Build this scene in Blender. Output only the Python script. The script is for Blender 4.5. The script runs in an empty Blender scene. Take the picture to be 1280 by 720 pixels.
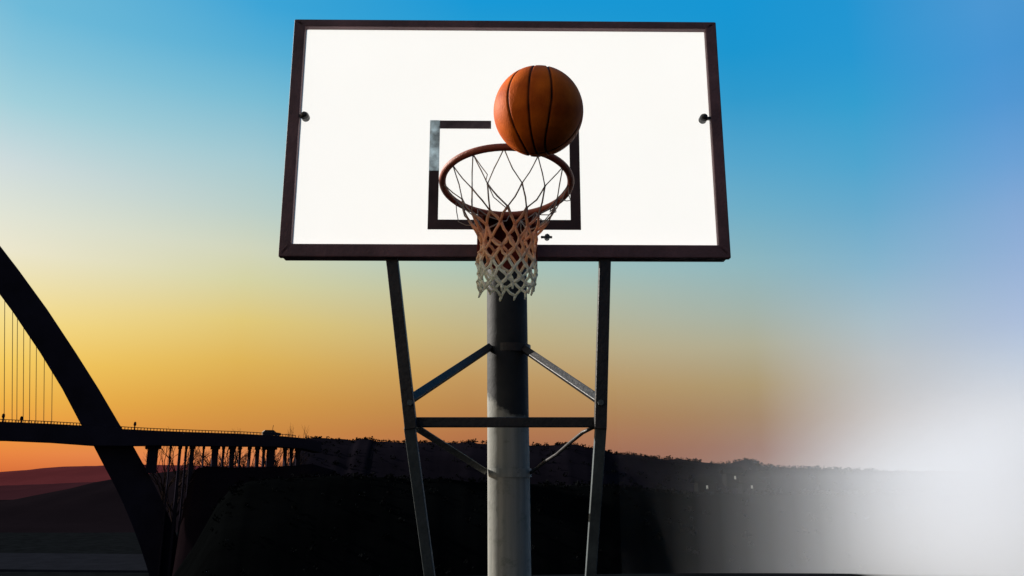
import bpy, bmesh, math, random
from mathutils import Vector, Matrix, noise
random.seed(11)
R = math.radians
sc = bpy.context.scene
COL = sc.collection

# ------------------------------------------------------------------ camera
F = 1000.0                       # focal length in pixels of the 1280 wide picture
TH = math.atan(0.235)            # pitch up; horizon falls at y = 595
CZ = 2.05                        # eye height above the court
cd = bpy.data.cameras.new("camera"); cam = bpy.data.objects.new("camera", cd); COL.objects.link(cam)
cd.sensor_width = 36.0; cd.lens = 36.0 * F / 1280.0; cd.clip_end = 20000; cd.clip_start = 0.05
cam.location = (0, 0, CZ); cam.rotation_euler = (math.pi / 2 + TH, 0, 0)
sc.camera = cam

def at(px, py, Y):
    """world point seen at picture point (px, py) standing Y metres ahead"""
    u = (px - 640) / F; v = (360 - py) / F
    yy = math.cos(TH) - v * math.sin(TH); zz = math.sin(TH) + v * math.cos(TH)
    s = Y / yy
    return Vector((u * s, Y, CZ + zz * s))

# ------------------------------------------------------------------ world and sun
SUN_AZ, SUN_EL, SUN_E = -60.0, 22.0, 5.0     # degrees left of straight ahead, height, strength
EXPO = 0.42; EXPF = 2 ** EXPO
world = bpy.data.worlds.new("World"); sc.world = world; world.use_nodes = True
nt = world.node_tree; N = nt.nodes; L = nt.links
for n in list(N): N.remove(n)
def s2l(c):
    return tuple(((x / 255) / 12.92 if x / 255 <= 0.04045 else ((x / 255 + 0.055) / 1.055) ** 2.4) for x in c) + (1.0,)
tc = N.new("ShaderNodeTexCoord"); sp = N.new("ShaderNodeSeparateXYZ"); L.new(tc.outputs["Generated"], sp.inputs[0])
def math_node(op, a, b=None):
    m = N.new("ShaderNodeMath"); m.operation = op
    for i, v in enumerate((a, b)):
        if v is None: continue
        if isinstance(v, (int, float)): m.inputs[i].default_value = v
        else: L.new(v, m.inputs[i])
    return m.outputs[0]
az = math_node("MULTIPLY", math_node("ARCTAN2", sp.outputs[0], sp.outputs[1]), 180 / math.pi)
el = math_node("MULTIPLY", math_node("ARCSINE", sp.outputs[2]), 180 / math.pi)
elf = math_node("DIVIDE", math_node("ADD", el, 10), 100)
def elev(px, py):
    d = (at(px, py, 1.0) - Vector((0, 0, CZ))).normalized()
    return math.degrees(math.asin(d.z))
def ramp(stops):
    r = N.new("ShaderNodeValToRGB"); cr = r.color_ramp; cr.interpolation = "LINEAR"
    stops = sorted(stops)
    while len(cr.elements) < len(stops): cr.elements.new(0.5)
    for e, (p, c) in zip(cr.elements, stops):
        e.position = min(1, max(0, (p + 10) / 100)); e.color = c
    L.new(elf, r.inputs[0]); return r.outputs[0]
def column(px, samples, zen):
    st = [(elev(px, y), s2l(c)) for y, c in samples]
    st.append((90, s2l(zen)))
    return ramp(st)
SKY = [
 (-180, ramp([(-10, s2l((50, 52, 60))), (3, s2l((84, 88, 98))), (20, s2l((66, 84, 108))), (90, s2l((20, 75, 125)))])),
 (-125, ramp([(-10, s2l((90, 80, 70))), (4, (1.45, 1.15, .82, 1)), (22, (.7, .68, .58, 1)), (90, s2l((25, 80, 130)))])),  # bright sector out of view, added to light net, pole and struts
 (-75, ramp([(-10, s2l((140, 100, 60))), (1, (1.3, .75, .3, 1)), (10, (1.7, 1.2, .65, 1)), (26, (.75, .78, .7, 1)), (90, s2l((25, 80, 130)))])),  # glow out of view, raised to warm the left of ball and pole
 (-34, column(0, [(0, (104, 184, 216)), (60, (130, 194, 217)), (120, (158, 206, 218)), (200, (204, 218, 219)), (260, (222, 226, 212)), (310, (236, 230, 204)),
       (350, (240, 226, 175)), (400, (247, 219, 130)), (450, (247, 202, 82)), (500, (241, 176, 50)), (540, (238, 146, 34)), (570, (228, 118, 40)), (600, (205, 88, 36))], (20, 90, 150))),
 (-19, column(300, [(0, (54, 164, 215)), (60, (84, 174, 213)), (120, (120, 188, 212)), (200, (166, 202, 209)), (260, (188, 207, 200)), (310, (210, 213, 186)),
       (350, (214, 210, 160)), (400, (225, 199, 114)), (450, (223, 178, 76)), (500, (214, 152, 52)), (540, (204, 132, 48)), (570, (222, 130, 78)), (600, (190, 90, 55))], (10, 90, 150))),
 (-3, column(590, [(0, (10, 152, 215)), (60, (34, 158, 210)), (120, (70, 170, 208)), (200, (112, 184, 204)), (260, (146, 192, 198)), (330, (172, 196, 182)),
       (370, (190, 190, 156)), (420, (196, 176, 122)), (470, (194, 150, 86)), (510, (184, 130, 68)), (545, (178, 110, 64)), (600, (150, 85, 60))], (5, 90, 150))),
 (17, column(950, [(0, (12, 150, 212)), (60, (20, 150, 208)), (120, (44, 154, 205)), (200, (84, 166, 205)), (260, (110, 174, 200)), (330, (142, 182, 190)),
       (390, (164, 178, 168)), (430, (176, 172, 146)), (480, (172, 150, 108)), (520, (160, 128, 94)), (560, (150, 112, 98)), (600, (150, 118, 110))], (5, 90, 150))),
 (25, column(1120, [(0, (28, 150, 211)), (60, (34, 152, 210)), (120, (48, 158, 208)), (200, (78, 165, 207)), (260, (103, 170, 205)), (330, (134, 180, 204)),
       (400, (170, 190, 200)), (450, (188, 192, 194)), (520, (190, 184, 182)), (600, (190, 190, 194))], (5, 90, 150))),
 (33.5, column(1270, [(0, (74, 152, 212)), (60, (70, 150, 212)), (120, (80, 152, 212)), (200, (108, 162, 214)), (260, (132, 170, 214)), (330, (150, 178, 216)),
       (400, (172, 190, 220)), (450, (190, 204, 224)), (520, (204, 211, 224)), (600, (210, 216, 224))], (5, 90, 150))),
 (95, ramp([(-10, s2l((40, 48, 58))), (3, s2l((60, 72, 88))), (20, s2l((42, 72, 100))), (90, s2l((15, 80, 135)))])),
 (180, None)]
SKY[-1] = (180, SKY[0][1])
cur = SKY[0][1]
for (a0, _), (a1, c1) in zip(SKY, SKY[1:]):
    mr = N.new("ShaderNodeMapRange"); mr.clamp = True
    L.new(az, mr.inputs[0]); mr.inputs[1].default_value = a0; mr.inputs[2].default_value = a1
    mx = N.new("ShaderNodeMixRGB"); L.new(mr.outputs[0], mx.inputs[0]); L.new(cur, mx.inputs[1]); L.new(c1, mx.inputs[2])
    cur = mx.outputs[0]
sky = N.new("ShaderNodeTexSky"); sky.sky_type = "NISHITA"; sky.sun_disc = False
sky.sun_elevation = R(SUN_EL); sky.sun_rotation = R(SUN_AZ) % (2 * math.pi)
b1 = N.new("ShaderNodeBackground"); b1.inputs[1].default_value = 0.003; L.new(sky.outputs[0], b1.inputs[0])
b2 = N.new("ShaderNodeBackground"); b2.inputs[1].default_value = 0.97 / EXPF; L.new(cur, b2.inputs[0])
ad = N.new("ShaderNodeAddShader"); L.new(b1.outputs[0], ad.inputs[0]); L.new(b2.outputs[0], ad.inputs[1])
wo = N.new("ShaderNodeOutputWorld"); L.new(ad.outputs[0], wo.inputs[0])

sd = bpy.data.lights.new("sun", "SUN"); so = bpy.data.objects.new("sun", sd); COL.objects.link(so)
sd.energy = SUN_E; sd.angle = R(0.5); sd.color = (1.0, 0.93, 0.84)
sdir = Vector((math.sin(R(SUN_AZ)) * math.cos(R(SUN_EL)), math.cos(R(SUN_AZ)) * math.cos(R(SUN_EL)), math.sin(R(SUN_EL))))
so.rotation_euler = (-sdir).to_track_quat("-Z", "Y").to_euler(); so.location = sdir * 50

sc.view_settings.view_transform = "Standard"; sc.view_settings.look = "None"
sc.view_settings.exposure = EXPO; sc.view_settings.gamma = 1.0; sc.view_settings.use_curve_mapping = False
sc.cycles.volume_bounces = 20; sc.cycles.max_bounces = 24; sc.cycles.transparent_max_bounces = 16
sc.cycles.use_denoising = True

# ------------------------------------------------------------------ helpers
def tag(o, label=None, cat=None, group=None, kind=None):
    if label: o["label"] = label
    if cat: o["category"] = cat
    if group: o["group"] = group
    if kind: o["kind"] = kind
    return o
def empty(name, loc, label, cat, group=None):
    o = bpy.data.objects.new(name, None); COL.objects.link(o); o.location = loc; o.empty_display_size = 0.2
    return tag(o, label, cat, group)
def world_loc(p):
    v = Vector((0, 0, 0))
    while p is not None: v += Vector(p.location); p = p.parent
    return v
def link(name, bm, mat, parent=None, smooth=False, origin=None):
    """bm is in world coordinates; the mesh is stored relative to origin"""
    me = bpy.data.meshes.new(name)
    o = bpy.data.objects.new(name, me); COL.objects.link(o)
    base = world_loc(parent) if parent else Vector((0, 0, 0))
    org = Vector(origin) if origin is not None else base
    bmesh.ops.translate(bm, verts=bm.verts, vec=-org)
    bmesh.ops.recalc_face_normals(bm, faces=bm.faces)
    bm.to_mesh(me); bm.free()
    o.location = org - base; o.parent = parent
    for m in (mat if isinstance(mat, (list, tuple)) else [mat]): me.materials.append(m)
    if smooth:
        for p in me.polygons: p.use_smooth = True
    return o
def bev(bm, w, seg=2):
    bmesh.ops.bevel(bm, geom=list(bm.edges), offset=w, segments=seg, affect="EDGES", profile=0.5)
def add_box(bm, c, size, rot=None):
    m = Matrix.Translation(Vector(c)) @ (rot.to_4x4() if rot else Matrix()) @ Matrix.Diagonal((size[0], size[1], size[2], 1))
    return bmesh.ops.create_cube(bm, size=1.0, matrix=m)["verts"]
def add_bar(bm, a, b, w, h, up=Vector((0, 0, 1))):
    """square bar from a to b"""
    a = Vector(a); b = Vector(b); d = (b - a)
    z = d.normalized(); x = up.cross(z)
    if x.length < 1e-4: x = Vector((1, 0, 0))
    x.normalize(); y = z.cross(x)
    rot = Matrix((x, y, z)).transposed()
    return add_box(bm, (a + b) / 2, (w, h, d.length), rot)
def add_tube(bm, pts, radii, n=8, cap=True, closed=False):
    pts = [Vector(p) for p in pts]
    if not isinstance(radii, (list, tuple)): radii = [radii] * len(pts)
    rings = []; ref = None
    for i, p in enumerate(pts):
        if closed: t = (pts[(i + 1) % len(pts)] - pts[i - 1])
        else: t = pts[min(i + 1, len(pts) - 1)] - pts[max(i - 1, 0)]
        t.normalize()
        if ref is None:
            ref = t.orthogonal().normalized()
        ref = (ref - t * ref.dot(t)); ref = ref.normalized() if ref.length > 1e-6 else t.orthogonal().normalized()
        bn = t.cross(ref)
        rings.append([bm.verts.new(p + (ref * math.cos(2 * math.pi * k / n) + bn * math.sin(2 * math.pi * k / n)) * radii[i]) for k in range(n)])
    m = len(rings)
    for i in range(m if closed else m - 1):
        A, B = rings[i], rings[(i + 1) % m]
        for k in range(n): bm.faces.new((A[k], A[(k + 1) % n], B[(k + 1) % n], B[k]))
    if cap and not closed:
        bm.faces.new(rings[0][::-1]); bm.faces.new(rings[-1])
def add_prism(bm, outline, d):
    """outline: list of Vectors (planar polygon), extruded by vector d"""
    a = [bm.verts.new(p) for p in outline]; b = [bm.verts.new(p + d) for p in outline]; n = len(a)
    bm.faces.new(a[::-1]); bm.faces.new(b)
    for i in range(n): bm.faces.new((a[i], a[(i + 1) % n], b[(i + 1) % n], b[i]))

def mat(name, col, rough=0.6, metal=0.0, var=0.25, scale=6.0, bump=0.0, bscale=60.0, stain=None, spec=0.5, coat=0.0):
    m = bpy.data.materials.new(name); m.use_nodes = True
    t = m.node_tree; p = t.nodes["Principled BSDF"]
    c = t.nodes.new("ShaderNodeTexCoord"); n = t.nodes.new("ShaderNodeTexNoise")
    n.inputs["Scale"].default_value = scale; n.inputs["Detail"].default_value = 8; n.inputs["Roughness"].default_value = 0.65
    t.links.new(c.outputs["Object"], n.inputs["Vector"])
    r = t.nodes.new("ShaderNodeValToRGB"); e = r.color_ramp.elements
    e[0].position = 0.3; e[1].position = 0.72
    e[0].color = tuple(x * (1 - var) for x in col) + (1,)
    e[1].color = (stain if stain else tuple(min(1, x * (1 + var)) for x in col)) + (1,)
    t.links.new(n.outputs["Fac"], r.inputs[0]); t.links.new(r.outputs[0], p.inputs["Base Color"])
    p.inputs["Roughness"].default_value = rough; p.inputs["Metallic"].default_value = metal
    p.inputs["Specular IOR Level"].default_value = spec
    if coat: p.inputs["Coat Weight"].default_value = coat
    if bump:
        n2 = t.nodes.new("ShaderNodeTexNoise"); n2.inputs["Scale"].default_value = bscale; n2.inputs["Detail"].default_value = 5
        t.links.new(c.outputs["Object"], n2.inputs["Vector"])
        b = t.nodes.new("ShaderNodeBump"); b.inputs["Strength"].default_value = bump; b.inputs["Distance"].default_value = 0.01
        t.links.new(n2.outputs["Fac"], b.inputs["Height"]); t.links.new(b.outputs[0], p.inputs["Normal"])
    return m

M_GROUND = mat("dark_earth", (0.006, 0.007, 0.008), 0.95, var=0.4, scale=0.4, bump=0.6, bscale=8, spec=0.0)
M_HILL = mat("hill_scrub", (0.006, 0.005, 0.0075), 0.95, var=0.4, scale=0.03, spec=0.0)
M_FARHILL = mat("haze_tinted_far_hill", (0.085, 0.018, 0.020), 0.95, var=0.3, scale=0.004, spec=0.0)  # reddish distance haze put into the far range's own colour
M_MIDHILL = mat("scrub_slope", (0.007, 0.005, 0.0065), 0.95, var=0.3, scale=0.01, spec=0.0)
M_MIDHILL2 = mat("haze_tinted_mid_slope", (0.034, 0.011, 0.014), 0.95, var=0.3, scale=0.006, spec=0.0)  # fainter step of the same haze, coloured into the middle slope
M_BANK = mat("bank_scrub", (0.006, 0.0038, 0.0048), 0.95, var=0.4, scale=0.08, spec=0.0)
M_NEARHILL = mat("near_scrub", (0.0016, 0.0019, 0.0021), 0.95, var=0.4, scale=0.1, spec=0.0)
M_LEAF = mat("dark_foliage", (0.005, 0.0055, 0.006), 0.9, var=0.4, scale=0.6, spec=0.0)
M_BARK = mat("bark", (0.03, 0.02, 0.018), 0.95, var=0.3, scale=2, spec=0.0)
M_ROAD = mat("asphalt", (0.011, 0.012, 0.016), 0.9, var=0.2, scale=0.3, spec=0.0)
M_BRIDGE = mat("bridge_concrete", (0.022, 0.019, 0.029), 0.85, var=0.3, scale=0.15, bump=0.2, bscale=1.0, spec=0.0)
M_CABLE = mat("bridge_cable", (0.3, 0.18, 0.08), 0.7, var=0.2, spec=0.2)
M_FRAME = mat("brown_painted_steel", (0.15, 0.078, 0.088), 0.55, var=0.45, scale=5, bump=0.25, bscale=90, spec=0.35)
M_TAPE = mat("dark_brown_line_paint", (0.06, 0.034, 0.036), 0.6, var=0.4, scale=9, spec=0.3)
M_STEEL_DARK = mat("dark_painted_steel", (0.016, 0.020, 0.026), 0.5, var=0.5, scale=7, bump=0.3, bscale=60, stain=(0.035, 0.03, 0.03), spec=0.4)
M_STEEL_GREY = mat("weathered_grey_steel", (0.075, 0.095, 0.105), 0.65, var=0.35, scale=9, bump=0.3, bscale=70, spec=0.3)
M_BOLT = mat("black_bolt", (0.012, 0.012, 0.014), 0.4, var=0.3, spec=0.4)
M_RIM = mat("rusty_orange_rim", (0.66, 0.17, 0.095), 0.6, var=0.4, scale=18, bump=0.3, bscale=120, stain=(0.26, 0.065, 0.04), spec=0.3)
M_BRACKET = mat("rusty_red_bracket", (0.14, 0.018, 0.012), 0.7, var=0.6, scale=22, bump=0.3, bscale=90, spec=0.2)

# white translucent backboard sheet
M_BOARD = bpy.data.materials.new("white_translucent_sheet"); M_BOARD.use_nodes = True
t = M_BOARD.node_tree
for n in list(t.nodes): t.nodes.remove(n)
oc = t.nodes.new("ShaderNodeTexCoord"); nz = t.nodes.new("ShaderNodeTexNoise"); nz.inputs["Scale"].default_value = 2.2; nz.inputs["Detail"].default_value = 6
t.links.new(oc.outputs["Object"], nz.inputs["Vector"])
cr = t.nodes.new("ShaderNodeValToRGB"); cr.color_ramp.elements[0].color = (0.93, 0.93, 0.92, 1); cr.color_ramp.elements[1].color = (0.97, 0.97, 0.97, 1)
t.links.new(nz.outputs["Fac"], cr.inputs[0])
df = t.nodes.new("ShaderNodeBsdfDiffuse"); tl = t.nodes.new("ShaderNodeBsdfTranslucent")
t.links.new(cr.outputs[0], df.inputs[0]); t.links.new(cr.outputs[0], tl.inputs[0])
ms = t.nodes.new("ShaderNodeMixShader"); ms.inputs[0].default_value = 0.86
t.links.new(df.outputs[0], ms.inputs[1]); t.links.new(tl.outputs[0], ms.inputs[2])
ot = t.nodes.new("ShaderNodeOutputMaterial"); t.links.new(ms.outputs[0], ot.inputs[0])

# ------------------------------------------------------------------ terrain
def fb(x, y, s, o=4):
    return noise.fractal(Vector((x * s, y * s, 3.3)), 1.0, 2.0, o)
VAL = CZ - 16.4
def ground_z(x, y):
    r = y
    e = 17.3 + 0.4 * math.sin(x * 0.3)
    if r <= e: return 0.02 * fb(x, y, 0.8) if r > 6 else 0.0
    k = min(1, (r - e) / 30.0); k = k * k * (3 - 2 * k)
    return VAL * k + (0.25 * fb(x, y, 0.15)) * k * (0 if r > 130 else 1)
bm = bmesh.new()
xs = [-6000, -3000, -1500, -800, -500, -350] + [(-250 + i * 5) for i in range(101)] + [350, 500, 800, 1500, 3000, 6000]
ys = [-3000, -1000, -300, -100, -40, -15, -5] + [i * 0.5 for i in range(0, 45)] + [22.5 + i * 1.5 for i in range(30)] + [70 + i * 6 for i in range(40)] + [330, 400, 500, 700, 1000, 2000, 4000, 9000]
xs2 = sorted(set(xs) | set([-20 + i * 0.8 for i in range(51)]))
g = [[bm.verts.new((x, y, ground_z(x, y) if abs(x) < 260 and -60 < y < 140 else (0 if y <= 18 else (ground_z(x, y) if y < 60 else VAL)))) for x in xs2] for y in ys]
for j in range(len(ys) - 1):
    for i in range(len(xs2) - 1): bm.faces.new((g[j][i], g[j][i + 1], g[j + 1][i + 1], g[j + 1][i]))
tag(link("ground", bm, M_GROUND, smooth=True), "dark uneven ground below the hoop falling to the valley floor", None, kind="structure")

# road on the valley floor beneath the bridge
bm = bmesh.new()
rows = [(-420, 171, 196), (-300, 168, 190), (-200, 160, 184), (-120, 151, 181), (-60, 147, 176), (-10, 144, 170), (60, 146, 168)]
prev = None
for x, a, b in rows:
    ring = [bm.verts.new(v) for v in ((x, a, VAL + .35), (x, b, VAL + .35), (x, b + 1, VAL - .5), (x, a - 1, VAL - .5))]
    if prev:
        for k in range(4): bm.faces.new((prev[k], prev[(k + 1) % 4], ring[(k + 1) % 4], ring[k]))
    prev = ring
tag(link("road", bm, M_ROAD), "pale grey strip of road along the dark valley floor", None, kind="structure")

def profile(pts, px):
    if px <= pts[0][0]: return pts[0][1]
    for (a, ya), (b, yb) in zip(pts, pts[1:]):
        if px <= b: 
            k = (px - a) / (b - a); return ya + (yb - ya) * k
    return pts[-1][1]
def hill(name, pts, Y, depth, m, label, step, rough, rs, back=None, seedy=0.0, conv=0.0):
    """a ridge whose crest stands Y metres ahead, sloping forward over `depth` metres to the valley"""
    bm = bmesh.new(); cols = []
    p0, p1 = pts[0][0], pts[-1][0]; n = int((p1 - p0) / step)
    ks = [0, .04, .1, .2, .32, .45, .6, .8, 1.0]
    for i in range(n + 1):
        px = p0 + (p1 - p0) * i / n
        c = at(px, profile(pts, px), Y)
        h = c.z - VAL; x = c.x; col = []
        for k in ks[::-1]:                       # front slope, foot to crest
            y = Y - depth * k; f = (math.cos(math.pi * k) + 1) / 2 if k < 1 else 0
            amp = rough * (1 if k > 0 else 0.55)
            z = VAL - 0.4 + (h + 0.4) * f + amp * fb(x + seedy, y, rs, 5) * (f ** 0.5)
            col.append(bm.verts.new((x * (y / Y) ** conv, y, z)))
        for k in (0.12, 0.4, 1.0):
            y = Y + (back or depth) * k; f = (math.cos(math.pi * k) + 1) / 2
            col.append(bm.verts.new((x, y, VAL - 0.4 + (h - 2) * f)))
        cols.append(col)
    for A, B in zip(cols, cols[1:]):
        for j in range(len(A) - 1): bm.faces.new((A[j], B[j], B[j + 1], A[j + 1]))
    return tag(link(name, bm, m, smooth=True), label, None, kind="structure")

FAR = [(-900, 575), (-500, 584), (-200, 588), (-60, 590), (0, 591), (25, 592), (50, 588), (70, 587), (100, 583), (118, 582), (180, 581), (240, 582), (340, 583), (480, 584), (700, 586), (1300, 590)]
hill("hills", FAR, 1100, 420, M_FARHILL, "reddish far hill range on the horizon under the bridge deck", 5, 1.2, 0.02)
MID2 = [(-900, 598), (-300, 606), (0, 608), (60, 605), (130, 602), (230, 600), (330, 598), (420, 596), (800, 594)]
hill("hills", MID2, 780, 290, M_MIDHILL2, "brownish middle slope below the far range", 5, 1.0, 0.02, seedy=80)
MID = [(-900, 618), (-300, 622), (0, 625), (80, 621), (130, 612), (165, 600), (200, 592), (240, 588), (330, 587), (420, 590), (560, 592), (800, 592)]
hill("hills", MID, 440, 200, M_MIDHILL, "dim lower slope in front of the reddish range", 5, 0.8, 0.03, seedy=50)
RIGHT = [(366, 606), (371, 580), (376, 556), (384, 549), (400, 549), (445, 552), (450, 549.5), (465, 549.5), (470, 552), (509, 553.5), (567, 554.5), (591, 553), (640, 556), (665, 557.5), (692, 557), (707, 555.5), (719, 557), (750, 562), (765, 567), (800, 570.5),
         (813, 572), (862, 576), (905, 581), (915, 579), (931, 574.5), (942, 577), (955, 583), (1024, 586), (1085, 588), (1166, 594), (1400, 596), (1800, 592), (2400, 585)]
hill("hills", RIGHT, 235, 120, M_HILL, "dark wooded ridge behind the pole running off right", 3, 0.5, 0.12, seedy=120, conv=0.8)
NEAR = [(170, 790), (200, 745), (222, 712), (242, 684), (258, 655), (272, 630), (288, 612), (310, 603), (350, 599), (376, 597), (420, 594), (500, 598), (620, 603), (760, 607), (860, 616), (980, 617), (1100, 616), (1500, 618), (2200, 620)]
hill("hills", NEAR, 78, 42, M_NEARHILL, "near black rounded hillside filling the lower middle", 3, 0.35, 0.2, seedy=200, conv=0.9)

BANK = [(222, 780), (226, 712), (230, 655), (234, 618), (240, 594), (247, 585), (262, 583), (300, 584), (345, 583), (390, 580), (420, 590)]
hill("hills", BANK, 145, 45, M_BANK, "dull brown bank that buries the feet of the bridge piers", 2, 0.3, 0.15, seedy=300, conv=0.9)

# dark tree cover on the ridge and the near hillside: foliage nobody could count
def clump(bm, c, r, n, flat=0.8):
    for _ in range(n):
        d = Vector((random.gauss(0, 1), random.gauss(0, 1), random.gauss(0, 1))).normalized() * r * random.uniform(0.35, 1.0)
        p = Vector(c) + Vector((d.x, d.y, d.z * flat)); s = r * random.uniform(0.16, 0.34)
        a = Vector((random.gauss(0, 1), random.gauss(0, 1), random.gauss(0, 1))).normalized(); b = a.orthogonal().normalized(); q = a.cross(b)
        bm.faces.new([bm.verts.new(p + b * s * math.cos(w) * random.uniform(.7, 1.3) + q * s * math.sin(w)) for w in (0.2, 1.9, 3.3, 4.9)])
bm = bmesh.new()
for (pts, Y, dep, cv, p0, p1, cnt, rr) in ((RIGHT, 235, 120, .8, 378, 1400, 1100, 0.75), (NEAR, 78, 42, .9, 262, 1400, 600, 0.4)):
    for i in range(cnt):
        px = random.uniform(p0, p1); k = random.choice((random.uniform(-.02, .08), random.uniform(0, .6)))
        c = at(px, profile(pts, px), Y); r = rr * random.uniform(0.5, 1.3); y = Y - dep * k
        z = VAL + (c.z - VAL) * (math.cos(math.pi * k) + 1) / 2
        clump(bm, (c.x * (y / Y) ** cv, y, z + r * 0.25), r, 14)
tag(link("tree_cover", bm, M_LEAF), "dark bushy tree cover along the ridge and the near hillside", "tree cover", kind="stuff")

# ------------------------------------------------------------------ arch bridge
def bl(px):                      # distance of the bridge line at picture column px
    u0, Y0 = -0.64, 130.0; u1, Y1 = -0.265, 150.0
    A = Vector((u0 * Y0, Y0)); B = Vector((u1 * Y1, Y1))
    # intersect ray x = u*y*k with line A + s(B-A); small perspective terms ignored through at()
    u = (px - 640) / F / math.cos(TH) * 0.985
    d = B - A; s = (u * A.y - A.x) / (d.x - u * d.y)
    return A.y + s * d.y
def bp(px, py, off=0.0):
    p = at(px, py, bl(px)); return p
bdir = (bp(375, 545) - bp(0, 527)); bdir.z = 0; bdir.normalize()
bn = Vector((-bdir.y, bdir.x, 0))             # away from the viewer
bridge = empty("arch_bridge", (bp(200, 700).x, bp(200, 700).y, VAL), "dark arch bridge with hangers crossing the valley at the left edge", "bridge")
# rib: picture outline of the visible half, then mirrored round the crown for the unseen half
cen = [(0, 337), (36, 386), (72, 440), (100, 485), (125, 530), (141, 556), (155, 582), (168, 606), (180, 631), (191, 657), (201, 683), (212, 716), (222, 752)]
wid = [46, 45.5, 45, 46, 49, 50, 51, 51, 51, 51.5, 52, 53, 54]        # horizontal width in px
vis = []
for (x, y), w in zip(cen, wid):
    vis.append((bp(x - w / 2, y), bp(x + w / 2, y)))
# continue up to the crown with a smooth curve, in bridge coordinates (s along the bridge, z)
O = bp(0, 337)
def to_s(p): return Vector(((p - O).dot(bdir), p.z))
outer = [to_s(b) for a, b in vis]; inner = [to_s(a) for a, b in vis]
def fit_up(c0, c1, n=10, crown=26.0):
    # quadratic Bezier from the visible end to a level crown
    p = c0; d = (c0 - c1).normalized(); 
    tip = Vector((p.x - crown, 0)); k = (crown * 0.5) / -d.x
    mid = p + d * k; tip.y = mid.y
    return [p.lerp(mid, t).lerp(mid.lerp(tip, t), t) for t in [i / n for i in range(1, n + 1)]]
up_o = fit_up(outer[0], outer[1], crown=30 + (outer[0].x - inner[0].x)); up_i = fit_up(inner[0], inner[1], crown=30.0)
half_o = outer[::-1] + up_o; half_i = inner[::-1] + up_i
cx = up_o[-1].x
for v in (up_i[-1],): v.x = cx
full_o = half_o + [Vector((2 * cx - p.x, p.y)) for p in half_o[-2::-1]]
full_i = half_i + [Vector((2 * cx - p.x, p.y)) for p in half_i[-2::-1]]
bm = bmesh.new(); T = 3.2; prev = None
def W(p, off): q = O + bdir * p.x + bn * off; return Vector((q.x, q.y, p.y))
for a, b in zip(full_o, full_i):
    ring = [bm.verts.new(W(a, 0)), bm.verts.new(W(b, 0)), bm.verts.new(W(b, T)), bm.verts.new(W(a, T))]
    if prev:
        for k in range(4): bm.faces.new((prev[k], prev[(k + 1) % 4], ring[(k + 1) % 4], ring[k]))
    else: bm.faces.new(ring)
    prev = ring
bm.faces.new(prev[::-1])
link("arch_rib", bm, M_BRIDGE, bridge)
# deck: the main girder, then the thinner approach reaching the hillside
top = [(-420, 516), (-60, 525), (0, 527.5), (60, 530), (115, 533), (150, 536.5), (200, 539), (240, 540.5), (300, 542.5), (345, 545), (378, 548), (400, 552)]
botm = [(-420, 545), (-60, 548.5), (0, 550.5), (60, 553), (115, 557), (150, 557.5), (200, 557), (240, 557.5), (300, 558), (345, 558.5), (378, 561), (400, 566)]
top = [t_ for t_ in top if t_[0] >= 0]; botm = [t_ for t_ in botm if t_[0] >= 0]
za, zb_ = bp(0, 527.5).z, bp(0, 550.5).z; s_end = 2 * cx - to_s(bp(240, 540)).x
bm = bmesh.new()
prev = None
for s_ in [s_end + (0 - s_end) * i / 12 for i in range(12)]:
    q = O + bdir * s_
    ring = [bm.verts.new((v.x, v.y, z)) for v, z in ((q - bn * 1.2, za), (q - bn * 1.2, zb_), (q + bn * 6, zb_ + .1), (q + bn * 6, za))]
    if prev:
        for k in range(4): bm.faces.new((prev[k], prev[(k + 1) % 4], ring[(k + 1) % 4], ring[k]))
    else: bm.faces.new(ring)
    prev = ring
for (x, y), (_, y2) in zip(top, botm):
    A = bp(x, y) + bn * 6.0; B = bp(x, y2) + bn * 6.0
    a, b = bp(x, y) - bn * 1.2, bp(x, y2) - bn * 1.2
    ring = [bm.verts.new(v) for v in (a, b, Vector((B.x, B.y, b.z + 0.1)), Vector((A.x, A.y, a.z)))]
    if prev:
        for k in range(4): bm.faces.new((prev[k], prev[(k + 1) % 4], ring[(k + 1) % 4], ring[k]))
    else: bm.faces.new(ring)
    prev = ring
bm.faces.new(prev[::-1]); link("deck", bm, M_BRIDGE, bridge)
# parapet rail with posts along the near edge
bm = bmesh.new(); rail = []
for i in range(60):
    q = O + bdir * (s_end * (1 - i / 60.0)) - bn * 1.0; p = Vector((q.x, q.y, za))
    add_box(bm, p + Vector((0, 0, 0.18)), (0.09, 0.09, 0.40)); rail += [p + Vector((0, 0, 0.36))] if i % 4 == 0 else []
for i in range(0, 181):
    px = i * 4.0
    if px > 372: break
    p = bp(px, profile(top, px)) - bn * 1.0
    add_box(bm, p + Vector((0, 0, 0.18)), (0.09, 0.09, 0.40)); rail += [p + Vector((0, 0, 0.36))] if i % 4 == 0 else []
add_tube(bm, rail, 0.06, 6)
link("parapet", bm, M_BRIDGE, bridge)
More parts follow.
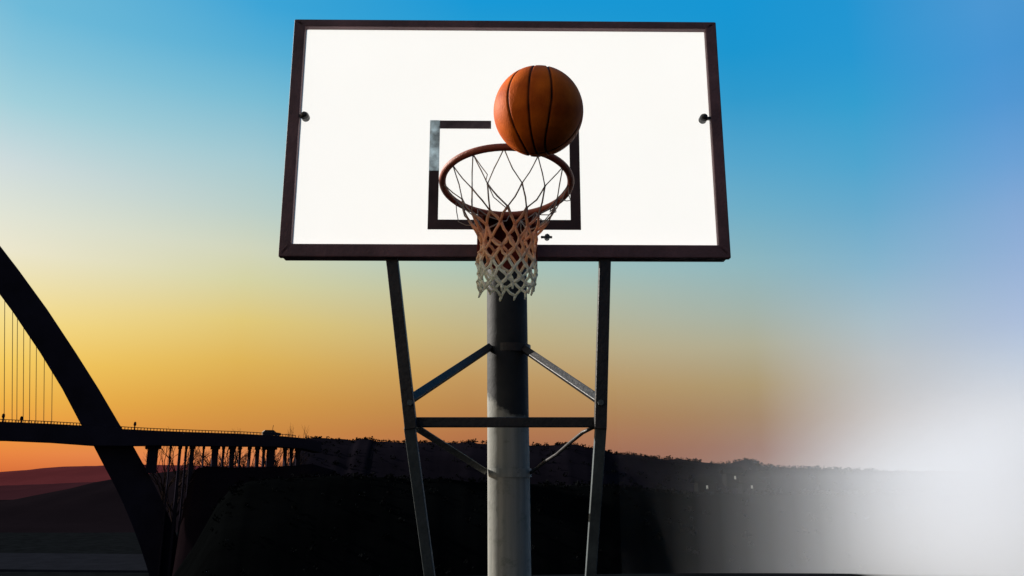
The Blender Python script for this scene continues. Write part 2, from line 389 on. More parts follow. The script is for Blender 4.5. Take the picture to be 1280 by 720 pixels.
# hangers
def arch_under(px):
    """height of the rib's underside seen in picture column px"""
    best = None
    for a, b in zip(full_i, full_i[1:]):
        pa, pb = W(a, 0), W(b, 0)
        ua, ub = [640 + F * q.x / (q.y * math.cos(TH) + (q.z - CZ) * math.sin(TH)) for q in (pa, pb)]
        if min(ua, ub) <= px <= max(ua, ub) and abs(ua - ub) > 1e-6:
            q = pa.lerp(pb, (px - ua) / (ub - ua))
            if best is None or q.z > best.z: best = q
    return best
seen = []
for px in [4, 14, 20, 28, 36, 44, 54, 64]:
    q = arch_under(px); d_ = bp(px, profile(top, px))
    if q is None: continue
    bm = bmesh.new()
    add_tube(bm, [d_ + bn * 1.4 - Vector((0, 0, .3)), q + bn * 1.4 + Vector((0, 0, .5))], 0.05, 6)
    link("hanger", bm, M_CABLE, bridge); seen.append((to_s(d_).x, to_s(q).x))
s_ = -1.6
rest = list(seen)
while s_ > 2 * cx + 1.6: rest.append((s_, s_)); s_ -= 1.9
rest += [(2 * cx - a, 2 * cx - b) for a, b in seen]
for sa, sb in rest[len(seen):]:              # the rest of the span, beyond the picture's left edge
    zi = None
    for a, b in zip(full_i, full_i[1:]):
        lo, hi = (a, b) if a.x < b.x else (b, a)
        if lo.x <= sb <= hi.x and hi.x > lo.x:
            z = lo.y + (hi.y - lo.y) * (sb - lo.x) / (hi.x - lo.x); zi = z if zi is None else max(zi, z)
    if zi is None: continue
    q1 = O + bdir * sa + bn * 1.4; q2 = O + bdir * sb + bn * 1.4
    bm = bmesh.new(); add_tube(bm, [(q1.x, q1.y, za - .3), (q2.x, q2.y, zi + .4)], 0.05, 6); link("hanger", bm, M_CABLE, bridge)
# piers under the approach
for px, w in [(187, 12), (221, 2.6), (236.5, 4.0), (265.5, 6.5), (287, 4.5), (319, 3.0), (336, 8), (354, 2.2), (370, 3.2), (209, 1.3), (229, 1.6), (251, 1.2), (276, 1.5), (297, 1.3), (309, 1.8), (327, 1.5), (362, 1.4)]:
    bm = bmesh.new(); p = bp(px, profile(botm, px)); w_m = w / F * p.y
    zf = VAL - 0.5 if px > 190 else bp(187, 592).z
    add_box(bm, (p.x, p.y + 1.5, (p.z + zf) / 2 + 0.05), (w_m, 2.2, p.z - zf), Matrix.Rotation(math.atan2(bdir.y, bdir.x), 3, "Z"))
    add_box(bm, (p.x, p.y + 1.5, p.z - 0.25), (w_m * 1.5, 2.8, 0.5), Matrix.Rotation(math.atan2(bdir.y, bdir.x), 3, "Z"))
    link("pier", bm, M_BRIDGE, bridge)

# small lamp posts on the deck
for px, hgt, lab in [(3, 0.8, "short dark lamp post on the bridge deck at the left picture edge"), (26, 0.5, "short dark lamp post on the deck between the bridge hangers"),
                     (168, 0.8, "short dark lamp post on the deck just right of the arch")]:
    p = bp(px, profile(top, px)) + bn * 0.2
    r = empty("street_lamp", p, lab, "street lamp", "lamp posts along the bridge deck")
    bm = bmesh.new(); add_tube(bm, [p - Vector((0, 0, .05)), p + Vector((0, 0, hgt))], [0.14, 0.09], 8); link("post", bm, M_BRIDGE, r)
    bm = bmesh.new(); add_tube(bm, [p + Vector((0, 0, hgt - .15)), p + Vector((0, 0, hgt + .05)), p + Vector((0, 0, hgt + .45)), p + Vector((0, 0, hgt + .6))], [0.12, 0.24, 0.2, 0.05], 8)
    link("lamp_head", bm, M_BRIDGE, r)
# a small car crossing the approach
p = bp(342, profile(top, 342)) + bn * 3.0
car = empty("car", p, "small dark car on the bridge approach left of the hillside", "car")
bm = bmesh.new()
prof = [(-1.6, .25), (-1.6, .75), (-1.2, 1.15), (0.3, 1.15), (0.8, .75), (1.6, .65), (1.7, .25)]
add_prism(bm, [p + bdir * a - bn * 0.8 + Vector((0, 0, z)) for a, z in prof], bn * 1.6); link("body", bm, M_BOLT, car)
for a in (-1.0, 1.05):
    for o in (-0.85, 0.65):
        bm = bmesh.new(); c = p + bdir * a + bn * o + Vector((0, 0, .28)); add_tube(bm, [c, c + bn * 0.2], 0.28, 14); link("wheel", bm, M_BOLT, car)
bm = bmesh.new(); add_tube(bm, [p + bdir * 0.2 + Vector((0, 0, 1.1)), p + bdir * 0.3 + Vector((0, 0, 2.1))], 0.05, 6); link("aerial", bm, M_BOLT, car)

# bare trees standing beyond the approach spans
def bare_tree(base, h, rnd, label, group):
    r = empty("bare_tree", base, label, "tree", group)
    bm = bmesh.new(); top_ = base + Vector((rnd.uniform(-.4, .4), 0, h * .62))
    add_tube(bm, [base - Vector((0, 0, .5)), base.lerp(top_, .5) + Vector((rnd.uniform(-.15, .15), 0, 0)), top_], [h * .022, h * .016, h * .009], 7)
    link("trunk", bm, M_BARK, r)
    bm = bmesh.new()
    def br(p, d, l, rad, lev):
        q = p + d * l; m = (p + q) / 2 + Vector((rnd.uniform(-1, 1), rnd.uniform(-1, 1), rnd.uniform(-.3, .6))) * l * .08
        add_tube(bm, [p, m, q], [rad, rad * .75, rad * .45], 5, cap=False)
        if lev:
            for _ in range(3):
                nd = (d + Vector((rnd.uniform(-1, 1), rnd.uniform(-1, 1), rnd.uniform(-.2, .8))) * .6).normalized()
                br(p.lerp(q, rnd.uniform(.45, 1)), nd, l * rnd.uniform(.5, .7), rad * .5, lev - 1)
    for i in range(8):
        a = rnd.uniform(0, 6.28); z = rnd.uniform(.35, 1.0)
        br(base.lerp(top_, z), Vector((math.cos(a) * .6, math.sin(a) * .6, 1)).normalized(), h * .3 * rnd.uniform(.7, 1.1), h * .008, 3)
    link("crown", bm, M_BARK, r)
    return r
rnd = random.Random(5)
desc = ["thin bare tree behind the first lit gap right of the arch", "slim bare tree behind the narrow second gap under the deck",
        "spreading bare tree behind the third gap under the deck", "bare tree just left of the wide middle pier", "slender bare tree behind the fourth gap under the deck",
        "bare tree at the left of the widest lit gap", "dense bare tree in the middle of the widest lit gap", "bare tree at the right of the widest lit gap",
        "bare tree left of the last lit gap by the hillside", "thin bare tree in the last lit gap by the hillside", "last bare tree against the dark hillside"]
for (px, Y, top_y), d in zip([(209, 182, 564), (228, 176, 560), (249, 185, 566), (274, 178, 562), (279, 188, 560), (296, 176, 566), (311, 172, 558), (326, 180, 560), (344, 174, 560), (356, 182, 558), (365, 178, 560)], desc):
    tp = at(px, top_y - 6, Y); b = Vector((tp.x, Y, VAL))
    bare_tree(b, tp.z - VAL, rnd, d, "bare trees beyond the bridge approach")

# small houses with a lit window on the ridge
M_WALLH = mat("house_wall", (0.006, 0.006, 0.006), 0.9, spec=0.0)
M_LIT = bpy.data.materials.new("lit_window"); M_LIT.use_nodes = True
pl = M_LIT.node_tree.nodes["Principled BSDF"]; pl.inputs["Base Color"].default_value = (.8, .8, .7, 1)
pl.inputs["Emission Color"].default_value = (1, .93, .8, 1); pl.inputs["Emission Strength"].default_value = 0.07
for (px, py, Y, lab) in [(919, 597, 205, "small dark house with a lit window below the ridge knoll"), (884, 609, 196, "leftmost small dark house with a lit window"),
                         (940, 609, 196, "lowest small dark house right of the knoll"), (947, 602, 202, "rightmost small dark house with a lit window")]:
    for yy in range(130, 234):                # step back until the sight line meets the ridge's slope
        c = at(px, py, yy); k = (235 - yy) / 120.0; crest = at(640 + (px - 640) * (yy / 235) ** 0.2, profile(RIGHT, 640 + (px - 640) * (yy / 235) ** 0.2), 235)
        zs = VAL + (crest.z - VAL) * (math.cos(math.pi * k) + 1) / 2
        if zs > c.z - 2.2: Y = yy; break
    h = empty("house", (c.x, Y, c.z - 1.4), lab, "house", "lit houses on the ridge")
    bm = bmesh.new(); add_box(bm, (c.x, Y + 2.1, c.z - 1.1), (4, 4, 4.0)); link("wall", bm, M_WALLH, h)
    bm = bmesh.new(); z0 = c.z + 0.9
    add_prism(bm, [Vector((c.x - 2.8, Y - .2, z0)), Vector((c.x + 2.8, Y - .2, z0)), Vector((c.x + 2.2, Y + 2.1, z0 + 1.3)), Vector((c.x - 2.2, Y + 2.1, z0 + 1.3))], Vector((0, 2.3, 0)) * 0 + Vector((0, 0.01, 0.12)))
    add_prism(bm, [Vector((c.x - 2.8, Y + 4.4, z0)), Vector((c.x + 2.8, Y + 4.4, z0)), Vector((c.x + 2.2, Y + 2.12, z0 + 1.3)), Vector((c.x - 2.2, Y + 2.12, z0 + 1.3))], Vector((0, 0, 0.12)))
    link("roof", bm, M_WALLH, h)
    bm = bmesh.new(); add_box(bm, (c.x, Y + 0.06, c.z), (0.42, 0.08, 0.75)); link("window", bm, M_LIT, h)

# ------------------------------------------------------------------ fog bank drifting in from the right
fog = bpy.data.materials.new("fog"); fog.use_nodes = True; t = fog.node_tree
for n in list(t.nodes): t.nodes.remove(n)
pv = t.nodes.new("ShaderNodeVolumePrincipled"); pv.inputs["Color"].default_value = (.905, .93, .975, 1); pv.inputs["Density"].default_value = 0.5
pv.inputs["Anisotropy"].default_value = 0.0
ot = t.nodes.new("ShaderNodeOutputMaterial"); t.links.new(pv.outputs[0], ot.inputs["Volume"])
bm = bmesh.new(); Y0 = 13.0
us = [0.13 + i * 0.03 for i in range(40)]; vs_ = [-0.6, -0.3, -0.15, -0.05, 0.0] + [0.02 * i for i in range(1, 15)]
def thick(u, v):
    k = max(0.0, (u - 0.16))
    base = min(0.62 * (k / 0.18) ** 2.3 + 100 * max(0, k - .18) ** 2.2, 26)
    g_ = 1.0 if v <= 0 else max(0.0, 1 - v / 0.2) ** 3.2
    return 0.01 + base * g_
def front(u): return 7.4 / max(u, 0.15) if u < 0.62 else 7.4 / 0.62 - (u - 0.62) * 1.0
def put(u, v, y): return bm.verts.new((u * y, y, CZ + v * y))
ft = [[put(u, v, front(u)) for u in us] for v in vs_]
bk = [[put(u, v, front(u) + thick(u, v)) for u in us] for v in vs_]
nu, nv = len(us), len(vs_)
for j in range(nv - 1):
    for i in range(nu - 1):
        bm.faces.new((ft[j][i], ft[j][i + 1], ft[j + 1][i + 1], ft[j + 1][i])); bm.faces.new((bk[j][i], bk[j + 1][i], bk[j + 1][i + 1], bk[j][i + 1]))
for j in range(nv - 1):
    for i in (0, nu - 1): bm.faces.new((ft[j][i], ft[j + 1][i], bk[j + 1][i], bk[j][i]))
for i in range(nu - 1):
    for j in (0, nv - 1): bm.faces.new((ft[j][i], ft[j][i + 1], bk[j][i + 1], bk[j][i]))
tag(link("fog_bank", bm, fog), "white fog bank swallowing the ridge at the lower right", "fog", kind="stuff")

# ------------------------------------------------------------------ basketball hoop
YB = 3.065                                   # distance of the board's face
hoop = empty("basketball_hoop", (0.0, 4.1, 0.0), "basketball hoop with white board, brown frame and worn net on a round pole", "basketball hoop")
YAW = R(0.7)
PIV = at(632, 180, YB)
def yaw(bm):
    bmesh.ops.rotate(bm, verts=bm.verts, cent=PIV, matrix=Matrix.Rotation(YAW, 3, "Z"))
bc = at(632, 180, YB); cxb = bc.x
zt = at(632, 25.5, YB).z; zb = at(632, 321.5, YB).z           # outer frame, front face
wo_ = (at(914.5, 321, YB).x - at(348, 321, YB).x) / 2       # half width outer
zit = at(632, 37.5, YB + .02).z; zib = at(632, 307, YB + .02).z
wi_ = (at(897.5, 307, YB + .01).x - at(364, 307, YB + .01).x) / 2
FD = 0.03
def ring_frame(bm, x0, x1, z0, z1, X0, X1, Z0, Z1, y, d, bevel=0.0):
    """rectangular frame: outer x0..x1,z0..z1 and inner X0..X1,Z0..Z1, front at y, d deep"""
    o = [(x0, z0), (x1, z0), (x1, z1), (x0, z1)]; i = [(X0, Z0), (X1, Z0), (X1, Z1), (X0, Z1)]
    V = {}
    for nm, L_, yy in (("of", o, y), ("if", i, y), ("ob", o, y + d), ("ib", i, y + d)):
        V[nm] = [bm.verts.new((a, yy, b)) for a, b in L_]
    for k in range(4):
        j = (k + 1) % 4
        bm.faces.new((V["of"][k], V["of"][j], V["if"][j], V["if"][k])); bm.faces.new((V["ob"][k], V["ob"][j], V["ib"][j], V["ib"][k]))
        bm.faces.new((V["of"][k], V["of"][j], V["ob"][j], V["ob"][k])); bm.faces.new((V["if"][k], V["if"][j], V["ib"][j], V["ib"][k]))
    if bevel: bev(bm, bevel)
# the white sheet
bm = bmesh.new()
ww, hz0, hz1 = wi_ + 0.008, zib - 0.008, zit + 0.008
nx, nz_ = 24, 14
v = [[bm.verts.new((cxb - ww + 2 * ww * i / nx, YB + FD - 0.004, hz0 + (hz1 - hz0) * j / nz_)) for i in range(nx + 1)] for j in range(nz_ + 1)]
for j in range(nz_):
    for i in range(nx): bm.faces.new((v[j][i], v[j][i + 1], v[j + 1][i + 1], v[j + 1][i]))
yaw(bm)
board = link("backboard", bm, M_BOARD, hoop)
bm = bmesh.new(); ring_frame(bm, cxb - wo_, cxb + wo_, zb, zt, cxb - wi_, cxb + wi_, zib, zit, YB, FD, 0.004); yaw(bm)
link("frame", bm, M_FRAME, board)
bm = bmesh.new(); add_box(bm, (cxb, YB + .038, zb + .022), (wo_ * 2 - .02, .07, .040)); bev(bm, .003); yaw(bm)
link("bottom_rail", bm, M_FRAME, board)
# target square: four strips of dark line, the upper one broken
def strip(px0, py0, px1, py1):
    a = at(px0, py0, YB + .018); b = at(px1, py1, YB + .018)
    bm = bmesh.new(); add_box(bm, ((a.x + b.x) / 2, YB + .0185, (a.z + b.z) / 2), (abs(b.x - a.x), .004, abs(a.z - b.z))); return bm
M_WORN = mat("worn_blue_grey_line", (0.86, 0.92, 0.96), 0.5, var=0.75, scale=22, stain=(0.75, 0.85, 0.9), spec=0.4)
t = M_WORN.node_tree; p_ = t.nodes["Principled BSDF"]; wt = t.nodes.new("ShaderNodeBsdfTranslucent"); wm = t.nodes.new("ShaderNodeMixShader"); wm.inputs[0].default_value = .92
cs = p_.inputs["Base Color"].links[0].from_socket; t.links.new(cs, wt.inputs[0]); t.links.new(p_.outputs[0], wm.inputs[1]); t.links.new(wt.outputs[0], wm.inputs[2]); t.links.new(wm.outputs[0], t.nodes["Material Output"].inputs[0])
ts = bmesh.new()
YT = YB + FD - .0075; a = at(538, 151, YT); b = at(726.5, 287, YT); LW = 0.041
x0, x1, z1, z0 = a.x, b.x, a.z, b.z
xg = at(614, 152, YT).x; xr = at(640, 152, YT).x; zw = at(640, 214, YT).z
yf = YB + FD - .0075
add_box(ts, ((x0 + x1) / 2, yf, z0 + LW / 2), (x1 - x0, .004, LW))
add_box(ts, (x1 - LW / 2, yf, (z0 + LW + z1) / 2), (LW, .004, z1 - z0 - LW))
add_box(ts, ((xr + x1 - LW) / 2, yf, z1 - LW / 2), (x1 - LW - xr, .004, LW))
add_box(ts, (x0 + LW / 2, yf, (z0 + LW + zw) / 2), (LW, .004, zw - z0 - LW))
yaw(ts)
sq = link("target_square", ts, M_TAPE, board)
M_FADED = mat("faded_brown_line", (0.16, 0.115, 0.12), 0.6, var=0.5, scale=16, spec=0.3)
bm = bmesh.new(); add_box(bm, ((x0 + LW + xg) / 2, yf, z1 - LW * .45), (xg - x0 - LW, .004, LW * .85)); yaw(bm)
tag(link("faded_line", bm, M_FADED, board), "faded brown left stretch of the top line")
bm = bmesh.new(); add_box(bm, (x0 + LW / 2, yf, (z1 + zw) / 2), (LW, .004, z1 - zw)); yaw(bm)
tag(link("worn_corner", bm, M_WORN, board), "scuffed blue grey upper left stretch of the line")
for px, s in ((381, -1), (881, 1)):
    bm = bmesh.new(); c = at(px, 145, YB - .01)
    add_tube(bm, [c + Vector((0, .03, 0)), c + Vector((0, .004, 0)), c + Vector((0, -.006, 0)), c + Vector((0, -.012, 0))], [.017, .017, .013, .006], 16)
    add_box(bm, c + Vector((s * .02, .018, .002)), (.03, .012, .012)); yaw(bm)
    link("bolt", bm, M_BOLT, board, smooth=False)

# rim
rl = at(549, 226, 2.70); rr_ = at(717.5, 226, 2.70)
RR = (rr_.x - rl.x) / 2 - .0115; RX = (rr_.x + rl.x) / 2
YR = 2.705
near = at(633, 184, YR - RR * .98); far = at(633, 268.5, YR + RR * .98)
rc = (near + far) / 2; rc.x = RX
tilt = math.atan2(near.z - far.z, far.y - near.y)
RAD = 0.0125
def rp(a, r=1.0, dz=0.0):
    """point on the rim plane: a = 0 towards the viewer"""
    x = math.sin(a) * RR * r; yv = -math.cos(a) * RR * r
    return Vector((rc.x + x, rc.y + yv * math.cos(tilt) + dz * math.sin(tilt) * 0, rc.z - yv * math.sin(tilt) + dz))
bm = bmesh.new(); add_tube(bm, [rp(2 * math.pi * i / 72) for i in range(72)], RAD, 12, closed=True)
rim = link("rim", bm, M_RIM, hoop, smooth=True)
# bracket behind the net: sloping plate, two arms and the wall plate
fz = rp(math.pi)
bm = bmesh.new()
yb_ = YB + .012
pw = 0.12
add_box(bm, (RX, yb_ - .012, fz.z - .085), (pw * 2.0, .012, .19))
for s in (-1, 1):
    add_prism(bm, [Vector((RX + s * pw * .8, fz.y + .0, fz.z + .006)), Vector((RX + s * pw * .8, yb_ - .015, fz.z + .006)), Vector((RX + s * pw * .8, yb_ - .015, fz.z - .17)), Vector((RX + s * pw * .8, fz.y + .01, fz.z - .03))], Vector((-s * .008, 0, 0)))
add_box(bm, (RX, (fz.y + yb_) / 2 - .003, fz.z + .004), (pw * 1.9, yb_ - fz.y - .01, .008))
bev(bm, .002, 1)
link("bracket", bm, M_BRACKET, rim)
for dx, dz in ((-.085, -.03), (.085, -.03), (-.085, -.15), (.085, -.15)):
    bm = bmesh.new(); c = Vector((RX + dx, yb_ - .018, fz.z + dz)); add_tube(bm, [c, c + Vector((0, -.012, 0))], .011, 6); link("bolt", bm, M_BOLT, rim)
bm = bmesh.new(); c = at(684, 296, YB - .0); add_tube(bm, [c + Vector((0, .022, 0)), c + Vector((0, -.008, 0))], .011, 8); add_tube(bm, [c + Vector((-.025, .005, 0)), c + Vector((.02, .005, 0))], .005, 6); link("bolt", bm, M_STEEL_GREY, board)

# net: knotted diamonds hung from twelve hooks
M_NET = bpy.data.materials.new("net_cord"); M_NET.use_nodes = True; t = M_NET.node_tree; p_ = t.nodes["Principled BSDF"]
c_ = t.nodes.new("ShaderNodeTexCoord"); s_ = t.nodes.new("ShaderNodeSeparateXYZ"); t.links.new(c_.outputs["Object"], s_.inputs[0])
n_ = t.nodes.new("ShaderNodeTexNoise"); n_.inputs["Scale"].default_value = 25; t.links.new(c_.outputs["Object"], n_.inputs["Vector"])
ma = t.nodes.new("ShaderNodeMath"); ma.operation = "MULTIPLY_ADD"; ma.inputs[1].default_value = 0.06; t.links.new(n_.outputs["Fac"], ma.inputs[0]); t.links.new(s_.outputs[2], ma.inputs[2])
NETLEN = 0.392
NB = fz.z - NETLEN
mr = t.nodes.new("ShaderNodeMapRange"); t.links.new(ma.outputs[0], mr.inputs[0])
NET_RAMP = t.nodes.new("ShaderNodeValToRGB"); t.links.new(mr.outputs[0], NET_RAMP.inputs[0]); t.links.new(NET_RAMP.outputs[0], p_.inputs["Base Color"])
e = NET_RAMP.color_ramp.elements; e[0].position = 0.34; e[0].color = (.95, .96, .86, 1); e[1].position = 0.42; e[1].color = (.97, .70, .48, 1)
q = e.new(0.66); q.color = (.95, .56, .34, 1); q = e.new(0.76); q.color = (.42, .36, .33, 1)  # grey mouth strands: their backlit darkening is put into the cord colour
p_.inputs["Roughness"].default_value = 0.85
nt_ = t.nodes.new("ShaderNodeBsdfTranslucent"); t.links.new(NET_RAMP.outputs[0], nt_.inputs[0]); nm_ = t.nodes.new("ShaderNodeMixShader"); nm_.inputs[0].default_value = 0.5
t.links.new(p_.outputs[0], nm_.inputs[1]); t.links.new(nt_.outputs[0], nm_.inputs[2]); t.links.new(nm_.outputs[0], t.nodes["Material Output"].inputs[0])
NS = 12
rn = random.Random(3)
levels = [0.0, 0.078, 0.14, 0.188, 0.23, 0.27, 0.305, 0.338, 0.366, 0.39]
def net_r(d):
    k = d / NETLEN
    r = 0.96 - 0.56 * min(1, (k / 0.52)) ** 0.85
    return r if k < .52 else 0.40 + 0.04 * math.sin((k - .52) * 6)
nodes = []
for li, d in enumerate(levels):
    row = []
    for i in range(NS):
        a = 2 * math.pi * (i + 0.5 * (li % 2)) / NS + rn.uniform(-.05, .05) * (1 + (li == 1))
        r = net_r(d); k = d / NETLEN
        base = rp(a, r)
        # the tilt of the rim dies out lower down
        flat_z = rc.z
        z = base.z * (1 - min(1, k * 1.2)) + flat_z * min(1, k * 1.2) - d + rn.uniform(-.008, .008)
        cxn = RX + 0.004 * k
        jit = 0.022 if li in (1, 2) else 0.006
        row.append(Vector((cxn + (base.x - RX) + rn.uniform(-jit, jit), base.y + 0.0 * k + rn.uniform(-jit, jit), z)))
    nodes.append(row)
bm = bmesh.new()
def cord(a, b, r, sag=0.0):
    m = (a + b) / 2 + Vector((rn.uniform(-.005, .005), rn.uniform(-.005, .005), -sag - rn.uniform(0, .006)))
    add_tube(bm, [a, a.lerp(m, .55) + Vector((0, 0, -.001)), m, b.lerp(m, .55), b], [r, r * .9, r, r * .9, r], 6)
for i in range(NS): # hook loops
    a = rp(2 * math.pi * i / NS, 1.0); add_tube(bm, [a + Vector((0, 0, .0)), a + Vector((0, 0, -.012)), nodes[0][i]], .0025, 5)
for li in range(len(levels) - 1):
    for i in range(NS):
        a = nodes[li][i]
        if li % 2 == 0: js = (i, (i - 1) % NS)
        else: js = (i, (i + 1) % NS)
        r = 0.0022 if li < 1 else (0.0030 if li < 2 else 0.0054)
        for j in js:
            if li >= 8 and rn.random() < .15: continue
            cord(a, nodes[li + 1][j], r, 0.004 if li < 2 else 0.0)
    if li >= 1:
        for i in range(NS):
            c = nodes[li][i]; rr2 = .0042 if li < 3 else .0078
            bmesh.ops.create_icosphere(bm, subdivisions=1, radius=rr2, matrix=Matrix.Translation(c) @ Matrix.Rotation(rn.uniform(0, 3), 4, "X"))
for i in range(NS):
    c = nodes[-1][i]; add_tube(bm, [c, c + Vector((rn.uniform(-.008, .008), 0, -rn.uniform(.008, .03)))], [.006, .003], 6)
for q_ in range(9):                            # loose and broken strands hanging in the mouth of the net
    a_ = rn.choice(nodes[0] + nodes[1]); b_ = rn.choice([v for v in nodes[1] + nodes[2] if 0.03 < (v - a_).length < 0.17] or nodes[2])
    m_ = (a_ + b_) / 2 + Vector((rn.uniform(-.03, .03), rn.uniform(-.01, .02), rn.uniform(-.05, -.01)))
    add_tube(bm, [a_, a_.lerp(m_, .5) + Vector((rn.uniform(-.008, .008), 0, -.008)), m_, m_.lerp(b_, .5) + Vector((rn.uniform(-.01, .01), 0, -.006)), b_], .0018, 5)
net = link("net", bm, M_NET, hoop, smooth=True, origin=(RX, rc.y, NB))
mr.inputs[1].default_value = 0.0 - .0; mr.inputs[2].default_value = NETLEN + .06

# pole: dark colour above, grey below, meeting in a ragged diagonal edge
YP = 3.95
pc_t = at(634, 400, YP); pc_b = at(636.7, 700, YP)
PR = 50.5 / F * (at(0, 560, YP) - Vector((at(0, 560, YP).x, 0, CZ))).length * 0 + 0.0
dpt = YP * math.cos(TH) + (at(636, 560, YP).z - CZ) * math.sin(TH)
PR = 26.2 / F * dpt
M_POLE = bpy.data.materials.new("pole_surface"); M_POLE.use_nodes = True; t = M_POLE.node_tree; p_ = t.nodes["Principled BSDF"]
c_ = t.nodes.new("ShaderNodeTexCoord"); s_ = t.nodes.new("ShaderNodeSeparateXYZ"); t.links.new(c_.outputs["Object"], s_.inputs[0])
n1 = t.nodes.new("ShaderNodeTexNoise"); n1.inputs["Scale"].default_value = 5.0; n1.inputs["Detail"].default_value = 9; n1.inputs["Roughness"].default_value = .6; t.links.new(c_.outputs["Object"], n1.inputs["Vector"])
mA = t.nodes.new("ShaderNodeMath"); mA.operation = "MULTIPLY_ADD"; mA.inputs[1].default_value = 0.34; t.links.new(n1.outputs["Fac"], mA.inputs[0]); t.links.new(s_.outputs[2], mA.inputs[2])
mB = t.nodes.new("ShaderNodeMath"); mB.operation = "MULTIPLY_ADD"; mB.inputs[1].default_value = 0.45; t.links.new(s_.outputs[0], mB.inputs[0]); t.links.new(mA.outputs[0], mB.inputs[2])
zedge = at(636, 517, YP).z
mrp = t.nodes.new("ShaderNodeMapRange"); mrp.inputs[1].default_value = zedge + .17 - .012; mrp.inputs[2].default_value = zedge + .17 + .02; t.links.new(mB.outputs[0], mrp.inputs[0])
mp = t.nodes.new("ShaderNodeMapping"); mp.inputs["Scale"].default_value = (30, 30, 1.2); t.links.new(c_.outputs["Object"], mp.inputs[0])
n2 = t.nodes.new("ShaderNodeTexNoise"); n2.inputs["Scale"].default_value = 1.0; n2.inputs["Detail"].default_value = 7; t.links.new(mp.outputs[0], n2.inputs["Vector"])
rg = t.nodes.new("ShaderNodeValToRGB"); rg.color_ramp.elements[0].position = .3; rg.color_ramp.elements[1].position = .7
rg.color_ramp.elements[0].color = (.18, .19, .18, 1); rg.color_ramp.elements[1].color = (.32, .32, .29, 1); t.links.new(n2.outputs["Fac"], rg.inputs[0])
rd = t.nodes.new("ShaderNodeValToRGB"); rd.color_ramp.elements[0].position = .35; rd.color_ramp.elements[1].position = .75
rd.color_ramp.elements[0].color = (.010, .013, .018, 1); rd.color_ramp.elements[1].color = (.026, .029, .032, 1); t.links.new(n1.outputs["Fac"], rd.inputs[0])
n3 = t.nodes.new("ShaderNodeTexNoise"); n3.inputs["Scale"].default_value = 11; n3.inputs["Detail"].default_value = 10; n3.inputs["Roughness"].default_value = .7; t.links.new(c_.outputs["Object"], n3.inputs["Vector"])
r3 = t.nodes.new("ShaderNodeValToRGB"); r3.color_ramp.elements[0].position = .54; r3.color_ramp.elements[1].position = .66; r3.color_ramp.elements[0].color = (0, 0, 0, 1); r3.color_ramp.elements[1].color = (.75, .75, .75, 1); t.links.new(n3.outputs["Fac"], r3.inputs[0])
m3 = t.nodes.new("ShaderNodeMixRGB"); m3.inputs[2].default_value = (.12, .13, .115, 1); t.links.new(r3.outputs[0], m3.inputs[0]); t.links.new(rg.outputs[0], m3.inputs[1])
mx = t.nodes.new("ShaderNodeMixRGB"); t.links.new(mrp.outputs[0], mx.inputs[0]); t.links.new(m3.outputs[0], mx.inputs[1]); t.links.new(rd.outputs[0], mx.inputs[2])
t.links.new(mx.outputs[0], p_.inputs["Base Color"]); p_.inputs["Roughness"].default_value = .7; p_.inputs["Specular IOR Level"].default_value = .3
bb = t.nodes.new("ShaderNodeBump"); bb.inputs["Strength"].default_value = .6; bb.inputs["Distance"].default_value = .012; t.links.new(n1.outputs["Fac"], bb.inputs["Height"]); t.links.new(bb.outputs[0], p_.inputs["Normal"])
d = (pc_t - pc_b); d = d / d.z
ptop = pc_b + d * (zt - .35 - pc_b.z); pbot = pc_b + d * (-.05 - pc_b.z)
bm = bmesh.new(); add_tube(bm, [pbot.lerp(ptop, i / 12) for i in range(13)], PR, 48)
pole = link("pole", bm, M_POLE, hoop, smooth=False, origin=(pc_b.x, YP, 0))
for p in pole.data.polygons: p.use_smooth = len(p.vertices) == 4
bm = bmesh.new(); add_tube(bm, [(pbot.x, YP, 0.0), (pbot.x, YP, .03)], .26, 32); link("base_plate", bm, M_STEEL_GREY, hoop)
# steel frame carrying the board
YU = 3.11                                     # plane of the uprights
def bar(name, a, b, w, h, m, up=Vector((0, 1, 0)), bv=.003, parent=hoop):
    bm = bmesh.new(); add_bar(bm, a, b, w, h, up); bev(bm, bv, 2); return link(name, bm, m, parent)
UW = .048
jl = at(513, 527, YU); jr = at(750.5, 527, YU)
ul_t = at(490, 322, YU); ur_t = at(756, 322, YU)
def ext(a, b, k): return a + (a - b).normalized() * k
bar("upright", ext(jl, ul_t, .03), ul_t + Vector((-.0, 0, .55)) + (ul_t - jl).normalized() * 0, .046, .046, M_STEEL_DARK)if False else None
for j, u in ((jl, ul_t), (jr, ur_t)):
    dd = (u - j).normalized()
    u = u.copy(); bar("upright", j - dd * .03, j + dd * ((zb + .006 - j.z) / dd.z), .046, .046, M_STEEL_DARK)
# crossbar in front of the pole
yc = YU - .030
a = at(508, 528, YU); b = at(755, 527, YU)
a.y = b.y = YU + .052
bar("crossbar", Vector((jl.x - .01, YU + .045, jl.z)), Vector((jr.x + .01, YU + .045, jr.z)), .040, .038, M_STEEL_DARK, Vector((0, 0, 1)))
# lower struts running down and back to the pole foot
for (p0, p1, Yend) in (((512, 532), (537.5, 722), 3.45), ((751, 532), (738, 722), 3.45)):
    A = at(p0[0], p0[1], YU + .0); B = at(p1[0], p1[1], Yend); dd = (B - A)
    B2 = A + dd * ((A.z - 0.01) / -dd.z)
    bar("lower_strut", A, B2, .042, .042, M_STEEL_GREY)
    bm = bmesh.new(); add_box(bm, (B2.x, B2.y, .008), (.16, .16, .016)); bev(bm, .003, 1); link("foot_plate", bm, M_STEEL_GREY, hoop)
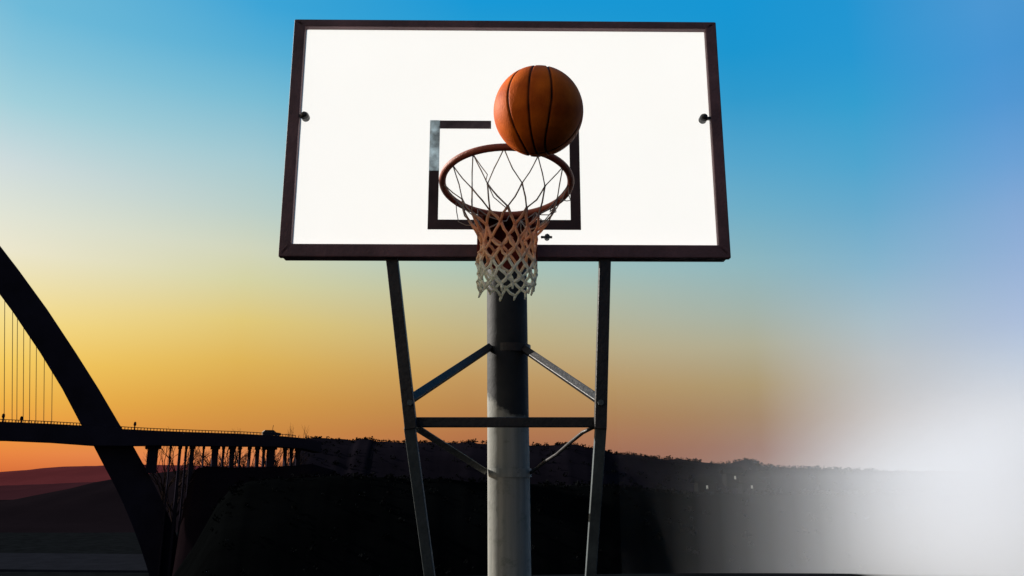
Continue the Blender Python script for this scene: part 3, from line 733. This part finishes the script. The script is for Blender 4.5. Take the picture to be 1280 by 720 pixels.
# upper and lower diagonals to the pole
for (p0, p1) in (((512, 500), (612, 434)), ((752, 502), (655, 436))):
    bar("diagonal_brace", at(p0[0], p0[1], YU + .03), at(p1[0], p1[1], YP - .06), .032, .032, M_STEEL_DARK)
bar("diagonal_brace", at(518, 533, YU + .06), at(606, 589, YP - .02), .028, .022, M_STEEL_DARK)
bm = bmesh.new(); add_tube(bm, [at(744, 533, YU + .06), at(728, 541, 3.25), at(712, 554, 3.42), at(696, 568, 3.6), at(680, 578, 3.78), at(662, 592, YP - .02)], .0075, 8)
link("diagonal_brace", bm, M_STEEL_DARK, hoop, smooth=True)
# collar with clamp lugs where the lower diagonals meet the pole
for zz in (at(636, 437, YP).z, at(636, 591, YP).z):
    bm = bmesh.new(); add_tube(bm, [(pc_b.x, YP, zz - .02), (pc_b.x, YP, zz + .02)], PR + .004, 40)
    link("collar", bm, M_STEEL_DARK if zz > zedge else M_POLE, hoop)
# bolts at the joints
for j in (jl, jr):
    bm = bmesh.new(); c = j + Vector((0, -.025, .07)); add_tube(bm, [c, c + Vector((0, -.010, 0))], .012, 6); link("bolt", bm, M_STEEL_GREY, hoop)

# ------------------------------------------------------------------ basketball
M_BALL = bpy.data.materials.new("orange_leather"); M_BALL.use_nodes = True; t = M_BALL.node_tree; p_ = t.nodes["Principled BSDF"]
at_ = t.nodes.new("ShaderNodeAttribute"); at_.attribute_name = "seam"
c_ = t.nodes.new("ShaderNodeTexCoord"); n1 = t.nodes.new("ShaderNodeTexNoise"); n1.inputs["Scale"].default_value = 14; n1.inputs["Detail"].default_value = 9; t.links.new(c_.outputs["Object"], n1.inputs["Vector"])
rg = t.nodes.new("ShaderNodeValToRGB"); rg.color_ramp.elements[0].position = .3; rg.color_ramp.elements[1].position = .7
rg.color_ramp.elements[0].color = (.45, .07, .007, 1); rg.color_ramp.elements[1].color = (.92, .19, .016, 1); t.links.new(n1.outputs["Fac"], rg.inputs[0])
mx = t.nodes.new("ShaderNodeMixRGB"); mx.inputs[2].default_value = (.03, .010, .006, 1); t.links.new(at_.outputs["Fac"], mx.inputs[0]); t.links.new(rg.outputs[0], mx.inputs[1])
t.links.new(mx.outputs[0], p_.inputs["Base Color"]); p_.inputs["Roughness"].default_value = .6; p_.inputs["Specular IOR Level"].default_value = .06
vo = t.nodes.new("ShaderNodeTexVoronoi"); vo.inputs["Scale"].default_value = 230; t.links.new(c_.outputs["Object"], vo.inputs["Vector"])
bb = t.nodes.new("ShaderNodeBump"); bb.inputs["Strength"].default_value = .35; bb.inputs["Distance"].default_value = .001; bb.invert = True; t.links.new(vo.outputs["Distance"], bb.inputs["Height"]); t.links.new(bb.outputs[0], p_.inputs["Normal"])
BR = 0.1172; bcen = at(673, 139.5, 1.93)
bm = bmesh.new(); bmesh.ops.create_uvsphere(bm, u_segments=256, v_segments=160, radius=1.0)
lay = bm.verts.layers.float.new("seam")
rot = Matrix.Rotation(R(-14), 3, "Z") @ Matrix.Rotation(R(2), 3, "Y")
inv = rot.inverted()
for vtx in bm.verts:
    n = inv @ vtx.co
    ds = [abs(n.x), abs(n.y), abs(abs(n.x) - (0.36 + 0.16 * (n.y * n.y - n.z * n.z))) / 1.05]
    dmin = min(ds); w = 0.034
    k = max(0.0, 1 - dmin / w); k = k * k * (3 - 2 * k)
    vtx[lay] = min(1.0, k * 1.6)
    vtx.co = vtx.co * (1 - 0.022 * k) * BR
bmesh.ops.translate(bm, verts=bm.verts, vec=bcen)
ball = link("basketball", bm, M_BALL, None, smooth=True, origin=bcen)
tag(ball, "orange leather basketball with dark seams in the air before the rim", "basketball")
